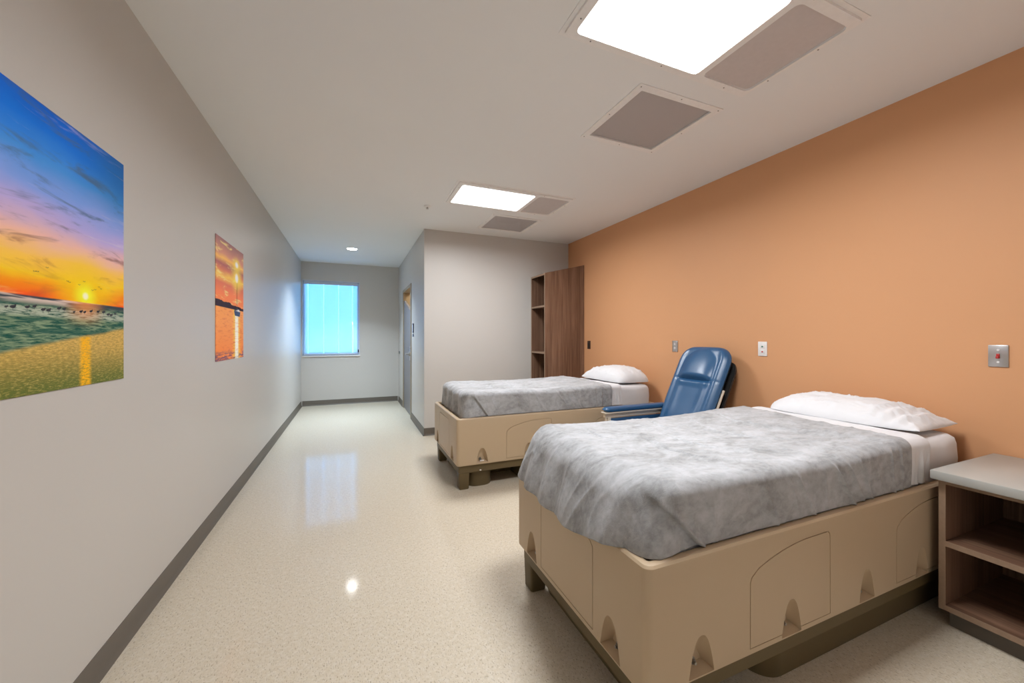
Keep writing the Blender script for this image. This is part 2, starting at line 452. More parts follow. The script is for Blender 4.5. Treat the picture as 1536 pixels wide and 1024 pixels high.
def baseboard(name, p0, p1, nrm):
    """vinyl cove base with a small toe, from p0 to p1 along the wall"""
    prof = [(0.0, 0.0), (0.020, 0.0), (0.017, 0.006), (0.009, 0.016), (0.006, 0.03), (0.006, 0.092), (0.003, 0.099), (0.0, 0.099)]
    bm = bmesh.new(); n = Vector(nrm)
    loft(bm, [[Vector((p[0], p[1], 0))+n*d+Vector((0, 0, z)) for d, z in prof] for p in (p0, p1)])
    struct(name, bm, M['base'], None, 40)
baseboard('baseboard_left', (XL, YR), (XL, YB), (1, 0, 0))
baseboard('baseboard_far', (XL+0.02, YB), (XC-0.02, YB), (0, -1, 0))
baseboard('baseboard_passage', (XC, YC-0.02), (XC, DY0-0.055), (-1, 0, 0))
baseboard('baseboard_passage_end', (XC, DY1+0.055), (XC, YB-0.02), (-1, 0, 0))
baseboard('baseboard_alcove', (XC, YC), (2.43, YC), (0, -1, 0))
baseboard('baseboard_right', (XR, YR), (XR, 4.69), (-1, 0, 0))
baseboard('baseboard_rear', (XL+0.02, YR), (XR-0.02, YR), (0, 1, 0))

# window
win = struct('window_1', boxes(((WX0, YB+0.085, WZ0), (WX0+0.045, YB+0.135, WZ1), 0.004), ((WX1-0.045, YB+0.085, WZ0), (WX1, YB+0.135, WZ1), 0.004),
             ((WX0+0.045, YB+0.085, WZ0), (WX1-0.045, YB+0.135, WZ0+0.045), 0.004), ((WX0+0.045, YB+0.085, WZ1-0.05), (WX1-0.045, YB+0.135, WZ1), 0.004)), M['alu'])
struct('pane', boxes(((WX0+0.04, YB+0.108, WZ0+0.04), (WX1-0.04, YB+0.114, WZ1-0.045))), M['glass'], win)
struct('window_sill', boxes(((WX0+0.002, YB-0.022, WZ0-0.024), (WX1+0.008, YB+0.085, WZ0-0.0005), 0.005)), M['sill'], win)
struct('reveal', boxes(((WX1-0.012, YB-0.003, WZ0), (WX1, YB+0.084, WZ1)), ((WX0, YB-0.003, WZ1-0.012), (WX1-0.012, YB+0.084, WZ1)), ((WX0, YB-0.003, WZ0), (WX0+0.010, YB+0.084, WZ1-0.012))), M['alu'], win)
bm = boxes(((WX1-0.036, YB+0.062, 1.008), (WX1-0.014, YB+0.084, 1.06), 0.004)); box(bm, (WX1-0.030, YB+0.045, 1.02), (WX1-0.020, YB+0.064, 1.05), 0.003)
struct('latch', bm, M['black'], win)

# blind behind the window frame
bl = thing('window_blind', 'closed pale venetian blind glowing blue in the far window', 'blind', (0, YB+0.055, WZ0))
bx0, bx1 = WX0+0.016, WX1-0.042
cords = [bx0+(bx1-bx0)*f for f in (0.085, 0.365, 0.640, 0.905)]
segs = [bx0]+[c for cc in cords for c in (cc-0.008, cc+0.008)]+[bx1]
bm = bmesh.new()
nsl = 58; zt = WZ1-WZ0-0.075; zb_ = 0.035
for i in range(nsl):
    zc = zb_+(zt-zb_)*(i+0.5)/nsl; hh = 0.0137; yy = 0.0045
    for a, b in zip(segs[0::2], segs[1::2]):
        pr = [(-yy, -hh), (-yy*0.1-0.0015, 0), (yy, hh)]
        vs = [[bm.verts.new((x, q, zc+w)) for q, w in pr] for x in (a, b)]
        for k in range(2): bm.faces.new((vs[0][k], vs[1][k], vs[1][k+1], vs[0][k+1]))
finish('slats', bm, M['slat'], bl, normals=False)
finish('headrail', boxes(((bx0, -0.02, WZ1-WZ0-0.072), (bx1, 0.02, WZ1-WZ0-0.0135), 0.003)), M['alu'], bl)
finish('bottom_rail', boxes(((bx0, -0.011, 0.010), (bx1, 0.011, 0.032), 0.004)), M['alu'], bl)
for c in cords: finish('ladder_cord', boxes(((c-0.001, -0.008, 0.02), (c+0.001, -0.0065, WZ1-WZ0-0.07))), M['white_plastic'], bl, smooth=0)

# door with a sloping head (opens into the washroom)
dr = struct('door_1', bmesh.new(), M['door'])
prof = [(DY0+0.042, 0.008), (DY1-0.042, 0.008), (DY1-0.042, 1.985), (DY0+0.042, 1.72)]
bm = bmesh.new()
loft(bm, [[Vector((x, y, z)) for y, z in prof] for x in (XC+0.004, XC+0.044)])
bmesh.ops.bevel(bm, geom=bm.edges[:], offset=0.003, segments=2, affect='EDGES')
bmesh.ops.recalc_face_normals(bm, faces=bm.faces[:]); bm.to_mesh(dr.data); bm.free()
bm = bmesh.new()
for a, b in (((XC-0.012, DY0-0.05, 0), (XC+0.13, DY0+0.04, DZ+0.012)), ((XC-0.012, DY1-0.04, 0), (XC+0.13, DY1+0.05, DZ+0.012)),
             ((XC-0.012, DY0+0.04, DZ-0.04), (XC+0.13, DY1-0.04, DZ+0.012))): box(bm, a, b, 0.004)
struct('trim_door', bm, M['jamb'])
hy = DY0+0.13
bm = boxes(((XC-0.003, hy-0.035, 0.92), (XC+0.005, hy+0.035, 1.15), 0.004)); cyl(bm, (XC+0.001, hy, 1.03), (-1, 0, 0), 0.038, 0.03, 24, bev=0.008)
cyl(bm, (XC-0.025, hy, 1.03), (-1, 0, 0), 0.012, 0.045, 16)
tube(bm, [(XC-0.062, hy, 1.03), (XC-0.066, hy+0.03, 1.03), (XC-0.066, hy+0.075, 1.026), (XC-0.062, hy+0.11, 1.02)], 0.010)
finish('door_handle', bm, M['steel'], dr)
bm = bmesh.new(); cyl(bm, (XC+0.005, hy, 1.12), (-1, 0, 0), 0.014, 0.016, 18, bev=0.003)
finish('lock_cylinder', bm, M['steel'], dr)

# ------------------------------------------------------------------ ceiling fixtures
LAMP_W, SPREAD = 47, 168
def area(name, loc, rot, sx_, sy_, e, col, portal=False):
    l = bpy.data.lights.new(name, 'AREA'); l.shape = 'RECTANGLE'; l.size = sx_; l.size_y = sy_; l.energy = e; l.color = col
    if portal: l.cycles.is_portal = True
    o = bpy.data.objects.new(name, l); COL.objects.link(o); o.location = loc; o.rotation_euler = rot
    return o

def ceiling_light(loc, label):
    t = thing('ceiling_light', label, 'ceiling light', loc, 'recessed light panels on the ceiling')
    w, l = 1.252, 0.625                           # origin = low-x, high-y corner seen in the picture, z = ceiling
    bm = bmesh.new()
    lens = rrect(0.066, -0.555, 0.822, -0.052, 0.03)
    blank = rrect(0.864, -0.555, 1.214, -0.060, 0.03)
    plate_holes(bm, rrect(0, -l, w, 0, 0.006, 2), [lens, blank], -0.003, -0.0002)
    plate_holes(bm, rrect(0.022, -l+0.022, w-0.022, -0.022, 0.01, 3), [rrect(0.064, -0.557, 0.824, -0.050, 0.03), rrect(0.862, -0.557, 1.216, -0.058, 0.03)], -0.014, -0.003)
    finish('frame', bm, M['fixture'], t, smooth=30)
    bm = bmesh.new(); loft(bm, [[(p[0], p[1], z) for p in rrect(0.066, -0.555, 0.822, -0.052, 0.03)] for z in (-0.0005, -0.010)])
    finish('diffuser', bm, M['lens'], t, smooth=0)
    bm = bmesh.new(); loft(bm, [[(p[0], p[1], z) for p in rrect(0.864, -0.555, 1.214, -0.060, 0.03)] for z in (-0.0005, -0.004)])
    finish('blank_panel', bm, M['blank'], t, smooth=0)
    lp = area('lamp', (0.444, -0.3035, -0.0108), (0, 0, 0), 0.745, 0.492, LAMP_W, (0.965, 0.975, 1.0)); lp.parent = t; lp.data.spread = math.radians(SPREAD)
    for x, y in ((0.045, -0.13), (0.045, -0.48), (0.16, -0.034), (0.60, -0.034), (1.06, -0.034), (1.234, -0.17), (1.234, -0.42), (0.3, -0.591), (0.9, -0.591)):
        b = bmesh.new(); cyl(b, (x, y, -0.014), (0, 0, -1), 0.0038, 0.0015, 10)
        finish('screw', b, M['screw'], t)
    return t
ceiling_light((0.898, 1.602, H), 'nearer square light panel with grey blank section on ceiling above near bed')
ceiling_light((0.888, 4.055, H), 'farther bright light panel with grey blank section above far bed')

def ceiling_vent(loc, label):
    t = thing('ceiling_vent', label, 'air vent', loc, 'square air grilles in the ceiling')
    # origin = low-x, low-y corner of the opening
    w, l = VX1-VX0, VY[0][1]-VY[0][0]
    bm = bmesh.new()
    plate_holes(bm, rrect(-0.046, -0.046, w+0.046, l+0.046, 0.004, 2), [rrect(0.002, 0.002, w-0.002, l-0.002, 0.002, 2)], -0.006, -0.0003)
    finish('frame', bm, M['fixture'], t, smooth=30)
    finish('grille', boxes(((0.001, 0.001, 0.006), (w-0.001, l-0.001, 0.0085))), M['grille'], t, smooth=0)
    bm = bmesh.new()
    loft(bm, [[(p[0], p[1], z) for p in rrect(0.14, 0.13, w-0.14, l-0.13, 0.06)] for z in (0.05, 0.19)])
    finish('damper', bm, M['duct'], t, smooth=30)
    for x, y in ((-0.025, -0.025), (w/2, -0.025), (w+0.025, -0.025), (-0.025, l/2), (w+0.025, l/2), (-0.025, l+0.025), (w/2, l+0.025), (w+0.025, l+0.025)):
        b = bmesh.new(); cyl(b, (x, y, -0.006), (0, 0, -1), 0.0038, 0.0015, 10)
        finish('screw', b, M['screw'], t)
    return t
ceiling_vent((VX0, VY[0][0], H), 'dark square air grille in ceiling beside the nearer light panel')
ceiling_vent((VX0, VY[1][0], H), 'pale square air grille in ceiling close to the grey alcove wall')

dl = thing('downlight', 'small round lit downlight in the passage ceiling before the window', 'ceiling light', (-0.011, 6.767, H))
bm = bmesh.new(); n = 36
loft(bm, [[(r*math.cos(2*PI*i/n), r*math.sin(2*PI*i/n), z) for i in range(n)] for r, z in ((0.092, -0.0003), (0.092, -0.003), (0.088, -0.006), (0.078, -0.006), (0.074, -0.003), (0.074, -0.0003))], False, False)
finish('trim_ring', bm, M['fixture'], dl)
bm = bmesh.new(); cyl(bm, (0, 0, -0.0006), (0, 0, -1), 0.073, 0.004, 36)
finish('lamp', bm, M['bulb'], dl, smooth=0)
lp = area('beam', (0, 0, -0.0075), (0, 0, 0), 0.1, 0.1, 34, (0.80, 0.96, 1.10)); lp.parent = dl; lp.data.shape = 'DISK'; lp.data.size = 0.13; lp.data.spread = math.radians(110)

sp = thing('ceiling_sprinkler', 'tiny metal fire sprinkler head on ceiling left of farther light panel', 'sprinkler', (0.756, 4.253, H))
bm = bmesh.new(); n = 24
loft(bm, [[(r*math.cos(2*PI*i/n), r*math.sin(2*PI*i/n), z) for i in range(n)] for r, z in ((0.040, -0.0003), (0.040, -0.003), (0.030, -0.010), (0.016, -0.012))])
finish('escutcheon', bm, M['fixture'], sp)
bm = bmesh.new(); cyl(bm, (0, 0, -0.011), (0, 0, -1), 0.010, 0.018, 16); cyl(bm, (0, 0, -0.029), (0, 0, -1), 0.015, 0.003, 16)
finish('head', bm, M['steel'], sp)

# ------------------------------------------------------------------ pictures on the left wall
def blob(bm, x, y, z, a, b, rot, mi, n=10):
    vs = [bm.verts.new((x, y+a*math.cos(t)*math.cos(rot)-b*math.sin(t)*math.sin(rot), z+a*math.cos(t)*math.sin(rot)+b*math.sin(t)*math.cos(rot)))
          for t in [2*PI*i/n for i in range(n)]]
    bm.faces.new(vs).material_index = mi
def poly(bm, x, pts, mi):
    bm.faces.new([bm.verts.new((x, p[0], p[1])) for p in pts]).material_index = mi

ax = XL+0.0005
bm = boxes(((0, -0.685, 0), (0.004, 0.683, 0.902), 0.0008, 1))
rnd = random.Random(3); xx = 0.0046
for i in range(26):          # gulls at the water's edge
    y = 0.03 + 0.62*(i+rnd.random()*0.9)/18 if i < 18 else -0.6+0.6*rnd.random()
    z = 0.262+0.010*rnd.random()-0.006*(0.66-y)
    s = 0.006+0.005*rnd.random()
    blob(bm, xx, y, z, s, s*0.42, 0.15*rnd.random(), 1); blob(bm, xx, y+s*0.8, z+s*0.42, s*0.32, s*0.28, 0, 1)
    poly(bm, xx, [(y-0.0006, z-s*1.1), (y+0.0006, z-s*1.1), (y+0.0006, z), (y-0.0006, z)], 1)
for y, z in ((0.335, 0.362), (0.345, 0.359), (0.395, 0.357), (0.422, 0.372), (0.487, 0.350), (0.510, 0.363), (0.522, 0.357), (0.47, 0.346), (0.24, 0.392), (0.20, 0.373), (0.188, 0.372)):
    s = 0.007   # gulls in flight
    poly(bm, xx, [(y, z), (y-s, z+s*0.45), (y-s*0.5, z+s*0.55)], 1); poly(bm, xx, [(y, z), (y+s*0.5, z+s*0.62), (y+s, z+s*0.5)], 1)
a1 = finish('wall_picture', bm, [M['art_beach'], M['print_dark']], None, (ax, 1.45, 1.1275), smooth=0, normals=False)
tag(a1, 'large picture of a blue and orange beach sunset with gulls on left wall', 'picture')

bm = boxes(((0, -0.37, 0), (0.004, 0.37, 0.910), 0.0008, 1))
by = 0.165
poly(bm, 0.0046, [(by-0.085, 0.390), (by-0.060, 0.352), (by+0.080, 0.348), (by+0.105, 0.388), (by+0.02, 0.394)], 2)
poly(bm, 0.0048, [(by-0.03, 0.392), (by+0.085, 0.388), (by+0.070, 0.406), (by-0.02, 0.410)], 3)
poly(bm, 0.0049, [(by-0.004, 0.39), (by+0.004, 0.39), (by+0.002, 0.63), (by-0.002, 0.63)], 1)
poly(bm, 0.0050, [(by-0.075, 0.388), (by+0.03, 0.406), (by+0.03, 0.420), (by-0.075, 0.402)], 1)
a2 = finish('wall_picture', bm, [M['art_boat'], M['print_dark'], M['print_hull'], M['print_white']], None, (ax, 3.689, 1.128), smooth=0, normals=False)
tag(a2, 'tall orange picture of a sailboat at sunset on left wall', 'picture')

# ------------------------------------------------------------------ plates on the walls
def plate(name, y, z, w, h, m, label, cat, group=None):
    t = thing(name, label, cat, (XR, y, z), group)
    finish('cover_plate', boxes(((-0.007, -w/2, -h/2), (-0.0004, w/2, h/2), 0.003)), m, t)
    return t
p1 = plate('wall_outlet', 4.585, 1.197, 0.072, 0.115, M['brown_plate'], 'dark brown wall plate beside the wardrobe on orange wall', 'outlet')
finish('socket', boxes(((-0.010, -0.017, -0.034), (-0.0069, 0.017, 0.034), 0.002)), M['black'], p1)
p2 = plate('wall_outlet', 3.020, 1.211, 0.072, 0.115, M['steel'], 'grey steel outlet on orange wall between far pillow and blue chair', 'outlet')
for z in (-0.02, 0.02): finish('socket', boxes(((-0.0095, -0.015, z-0.013), (-0.0069, 0.015, z+0.013), 0.002)), M['blank'], p2)
p3 = plate('wall_outlet', 2.104, 1.208, 0.074, 0.117, M['white_plastic'], 'white outlet with dark sockets on orange wall right of blue chair', 'outlet')
for z, m in ((0.020, M['green']), (-0.022, M['red'])):
    s = finish('socket', boxes(((-0.0095, -0.017, z-0.014), (-0.0069, 0.017, z+0.014), 0.002)), M['white_plastic'], p3)
    finish('contact', boxes(((-0.0102, -0.008, z-0.007), (-0.0093, 0.006, z+0.004), 0.0003)), m, s, smooth=0)
p4 = plate('wall_switch', 0.872, 1.205, 0.069, 0.113, M['steel'], 'steel switch plate with red toggle at right end of orange wall', 'switch')
bm = bmesh.new(); box(bm, (-0.012, -0.006, -0.012), (-0.0068, 0.006, 0.012), 0.002); box(bm, (-0.022, -0.005, -0.013), (-0.009, 0.005, -0.001), 0.002)
finish('toggle', bm, M['red'], p4)
for z in (0.031, -0.031):
    b = bmesh.new(); cyl(b, (-0.0068, 0, z), (-1, 0, 0), 0.005, 0.0018, 14); finish('screw', b, M['white_plastic'], p4)

rd = thing('card_reader', 'small blue grey plate on passage wall beside the door', 'wall plate', (XC, 6.13, 1.375))
finish('housing', boxes(((-0.014, -0.04, 0), (-0.0004, 0.04, 0.145), 0.004)), M['reader'], rd)
finish('face', boxes(((-0.016, -0.028, 0.02), (-0.0138, 0.028, 0.125), 0.001)), M['alu'], rd)
th = finish('call_switch', boxes(((-0.012, -0.022, 0), (-0.0004, 0.022, 0.040), 0.004)), M['reader'], None, (XC, 6.13, 1.312))
tag(th, 'tiny dark button under the blue grey plate beside the door', 'button')
ds = bmesh.new(); cyl(ds, (0, 0, 0), (-1, 0, 0), 0.030, 0.022, 20, bev=0.006)
tag(finish('door_stop', ds, M['bolt'], None, (XC, 8.02, 1.0)), 'small round dark bumper on passage wall near the far corner', 'door stop')

# ------------------------------------------------------------------ beds
BL, BW = 2.16, 0.98
FZ0, FZ1 = 0.208, 0.61
def bed_parts():
    parts = []
    bm = bmesh.new()
    prof = [(0.006, FZ0), (0.0015, FZ0+0.005), (0.0, FZ0+0.012), (0.0, FZ1-0.02), (0.002, FZ1-0.009), (0.008, FZ1-0.002), (0.015, FZ1),
            (0.028, FZ1), (0.034, FZ1-0.003), (0.038, FZ1-0.010), (0.040, 0.562)]
    loft(bm, [[(p[0], p[1], z) for p in rrect(i, i, BL-i, BW-i, max(0.004, 0.030-i*0.6), 6)] for i, z in prof])
    o = finish('frame', bm, M['frame'], None)
    # shallow arched panels, three faces
    def face(kind, s, z, d):       # s along the face, d depth inwards
        return {'near': (s, d, z), 'far': (s, BW-d, z), 'foot': (d, s, z)}[kind]
    def prism(cut, kind, loop, w=0.0045, d=0.005):
        """narrow moulded groove along a closed outline"""
        n = len(loop); inner = []
        for i in range(n):
            p0, p1, p2 = Vector(loop[i-1]), Vector(loop[i]), Vector(loop[(i+1) % n])
            e = ((p1-p0).normalized()+(p2-p1).normalized()).normalized()
            inner.append(p1+Vector((-e.y, e.x))*w)
        rings = [[face(kind, p[0], p[1], q) for p in lp] for lp, q in ((loop, -0.004), (loop, d*0.5), ([(a[0]*0.7+b[0]*0.3, a[1]*0.7+b[1]*0.3) for a, b in zip(loop, inner)], d), ([(a[0]*0.3+b[0]*0.7, a[1]*0.3+b[1]*0.7) for a, b in zip(loop, inner)], d), (inner, d*0.5), (inner, -0.004))]
        t = bmesh.new(); vs = [[t.verts.new(p) for p in r] for r in rings]
        for a, b in zip(vs, vs[1:]+vs[:1]):
            for i in range(n):
                j = (i+1) % n; t.faces.new((a[i], a[j], b[j], b[i]))
        bmesh.ops.recalc_face_normals(t, faces=t.faces[:]); merge(cut, t)
    def arched(x0, x1):
        pts = [(x0, 0.232), (x1, 0.232)]
        r = 0.022
        zt = 0.555
        pts += [(x1, zt-r)]+[(x1-r+r*math.cos(a), zt-r+r*math.sin(a)) for a in (PI/6, PI/3, PI/2)]
        xa = x0+0.02; zl = 0.482
        for i in range(1, 13):     # long shoulder falling to the left
            f = i/13
            x = (x1-0.10)+(xa-(x1-0.10))*f
            pts.append((x, zt-(zt-zl-0.012)*f**2.1))
        pts += [(x0+0.008, zl-0.004), (x0, zl-0.022)]
        return pts
    cut = bmesh.new()
    for k in ('near', 'far'):
        for a, b in ((0.446, 0.899), (1.37, 1.80)): prism(cut, k, arched(a, b))
    prism(cut, 'foot', [(0.28, 0.232), (0.70, 0.232), (0.70, 0.535), (0.68, 0.555), (0.30, 0.555), (0.28, 0.535)])
    boolean(o, cut)
    # bolt pockets
    cut = bmesh.new(); bolts = []
    spots = [('near', s) for s in (0.222, 0.668, 1.148, 1.584, 1.95)]+[('far', s) for s in (0.222, 0.668, 1.148, 1.584, 1.95)]+[('foot', 0.18), ('foot', 0.80)]
    for k, s in spots:
        t = bmesh.new(); rings = []
        for j, (d, ws, hs, fl) in enumerate(((-0.012, 1.04, 1.04, -0.002), (0.0, 1.0, 1.0, 0.0), (0.014, 0.96, 0.90, 0.003), (0.030, 0.88, 0.70, 0.007), (0.044, 0.78, 0.42, 0.010))):
            w, h, zb = 0.055*ws, 0.128*hs, 0.220+fl
            ring = []
            for i in range(21):
                q = -1+2*i/20
                ring.append((s+w*q, zb+(h-fl)*(1-abs(q)**2.5)))
            ring = [(s-w, zb-0.0005)]+ring[1:-1]+[(s+w, zb-0.0005)]
            rings.append([face(k, a, z, d) for a, z in ring])
        loft(t, rings); bmesh.ops.recalc_face_normals(t, faces=t.faces[:]); merge(cut, t)
        bolts.append((k, s))
    boolean(o, cut)
    for p in o.data.polygons: p.use_smooth = True
    o.data.set_sharp_from_angle(angle=math.radians(28))
    parts.append(o)
    for k, s in bolts:
        ax_ = Vector(face(k, 0, 0, -1))-Vector(face(k, 0, 0, 0))
        b = bmesh.new()
        c = Vector(face(k, s-0.008, 0.246, 0.040))
        cyl(b, c, ax_, 0.0125, 0.010, 18); cyl(b, c+ax_*0.010, ax_, 0.0078, 0.008, 6); cyl(b, c+ax_*0.018, ax_, 0.005, 0.006, 12)
        parts.append(finish('bolt', b, M['bolt'], None))
    # base: apron and stepped plinth
    bm = bmesh.new()
    z0 = 0.138; i0 = 0.022
    loft(bm, [[(p[0], p[1], z) for p in rrect(i, i, BL-i, BW-i, 0.025, 5)] for i, z in ((i0+0.006, z0), (i0, z0+0.006), (i0, FZ0+0.001))])
    parts.append(finish('apron', bm, M['plinth'], None))
    for x0, x1, ins in ((0.115, 0.345, 0.062), (0.30, 0.70, 0.33), (0.62, BL-0.05, 0.062)):
        bm = bmesh.new()
        loft(bm, [[(p[0], p[1], z) for p in rrect(x0, i, x1, BW-i, min(0.09, (x1-x0)*0.4), 8)] for i, z in ((ins+0.004, 0.0), (ins, 0.006), (ins, z0+0.002))])
        parts.append(finish('pedestal', bm, M['plinth'], None))
    for x in (0.026, BL-0.026-0.092):
        for y in (0.026, BW-0.026-0.092):
            bm = bmesh.new()
            loft(bm, [[(p[0], p[1], z) for p in rrect(x+i, y+i, x+0.092-i, y+0.092-i, 0.012, 4)] for i, z in ((0.007, 0.0), (0.004, 0.006), (0.0, z0+0.002))])
            parts.append(finish('leg', bm, M['plinth'], None))
    return parts

B1, B2 = Vector((0.81, 0.905, 0)), Vector((0.81, 3.165, 0))
bed1 = thing('bed', 'nearer tan moulded bed frame on olive plinth at front right', 'bed', B1, 'moulded tan beds with heads to the orange wall')
parts = bed_parts()
for p in parts: p.parent = bed1
bed2 = bed1.copy(); COL.objects.link(bed2); bed2.location = B2
tag(bed2, 'farther tan moulded bed frame on olive legs near grey alcove wall')
for p in parts:
    c = p.copy(); COL.objects.link(c); c.parent = bed2
lb = finish('sticker', boxes(((0.205, 0.010, 0.232), (0.240, 0.013, 0.241))), M['white_plastic'], bed2, smooth=0)
lb['label'] = 'small white sticker'
lb = finish('sticker', boxes(((0.205, 0.0150, 0.150), (0.219, 0.0235, 0.157))), M['white_plastic'], bed2, smooth=0)
lb['label'] = 'small white sticker'

MT = 0.803     # mattress top
def mattress(base, label):
    bm = bmesh.new()
    x0, y0, x1, y1 = 0.082, 0.050, 2.118, BW-0.050
    prof = [(0.02, 0.5635), (0.004, 0.575), (0.0, 0.60), (-0.004, 0.68), (0.0, MT-0.05), (0.008, MT-0.022), (0.025, MT-0.006), (0.05, MT)]
    rings = [[(p[0], p[1], z) for p in rrect(x0+i, y0+i, x1-i, y1-i, 0.055, 8)] for i, z in prof]
    loft(bm, rings)
    bmesh.ops.subdivide_edges(bm, edges=[e for e in bm.edges if e.calc_length() > 0.12 and abs(e.verts[0].co.z-e.verts[1].co.z) < 0.01], cuts=24, use_grid_fill=True)
    # pulled creases of the fitted sheet at the head corner
    for v in bm.verts:
        x, y, z = v.co
        if 1.70 < x < 2.10 and z < MT-0.03 and (y < 0.1 or y > 0.9):
            s = -1 if y < 0.5 else 1
            f = math.sin((x-1.9)*16+(z-0.6)*9)*0.009+math.sin((x-1.8)*41-(z-0.6)*22)*0.005
            v.co.y += s*f*sstep(1.70, 1.80, x)*sstep(0.59, 0.67, z)
    o = finish('mattress', bm, M['linen'], None, base, 50)
    tag(o, label, 'mattress', 'white covered mattresses')
    return o
mattress(B1, 'white covered mattress on nearer bed, bare at its head end')
mattress(B2, 'white covered mattress on farther bed, bare at its head end')

def nz(x, y, z=0.0): return noise.noise(Vector((x, y, z)))
def ridge(v, p): return (1-min(1, abs(v)*2.2))**p

def seg_dist(x, y, pts):
    best = 9.0; tot = len(pts)-1; at = 0
    for i in range(tot):
        ax_, ay = pts[i]; bx_, by_ = pts[i+1]
        dx, dy = bx_-ax_, by_-ay
        t = max(0.0, min(1.0, ((x-ax_)*dx+(y-ay)*dy)/(dx*dx+dy*dy)))
        d = math.hypot(x-ax_-t*dx, y-ay-t*dy)
        if d < best: best, at = d, (i+t)/tot
    return best, at
TOP_CREASES = ([(.50, .62), (.452, .48), (.43, .34), (.46, .24), (.55, .165), (.71, .125)], [(.66, .62), (.62, .48), (.63, .34), (.72, .24), (.90, .16), (1.1, .13)],
               [(1.02, .78), (.95, .55), (.99, .40), (1.12, .28), (1.36, .20)], [(.30, .80), (.28, .66), (.33, .52)], [(1.30, .85), (1.24, .66), (1.30, .50), (1.44, .38)], [(.80, .88), (.74, .74), (.78, .62)])
SIDE_CREASES = ((.93, 1.10, 1.0), (1.02, 1.175, .8), (1.12, 1.24, 1.0), (.70, .85, .6), (1.38, 1.41, .9), (1.47, 1.48, .7), (.52, .63, .4))
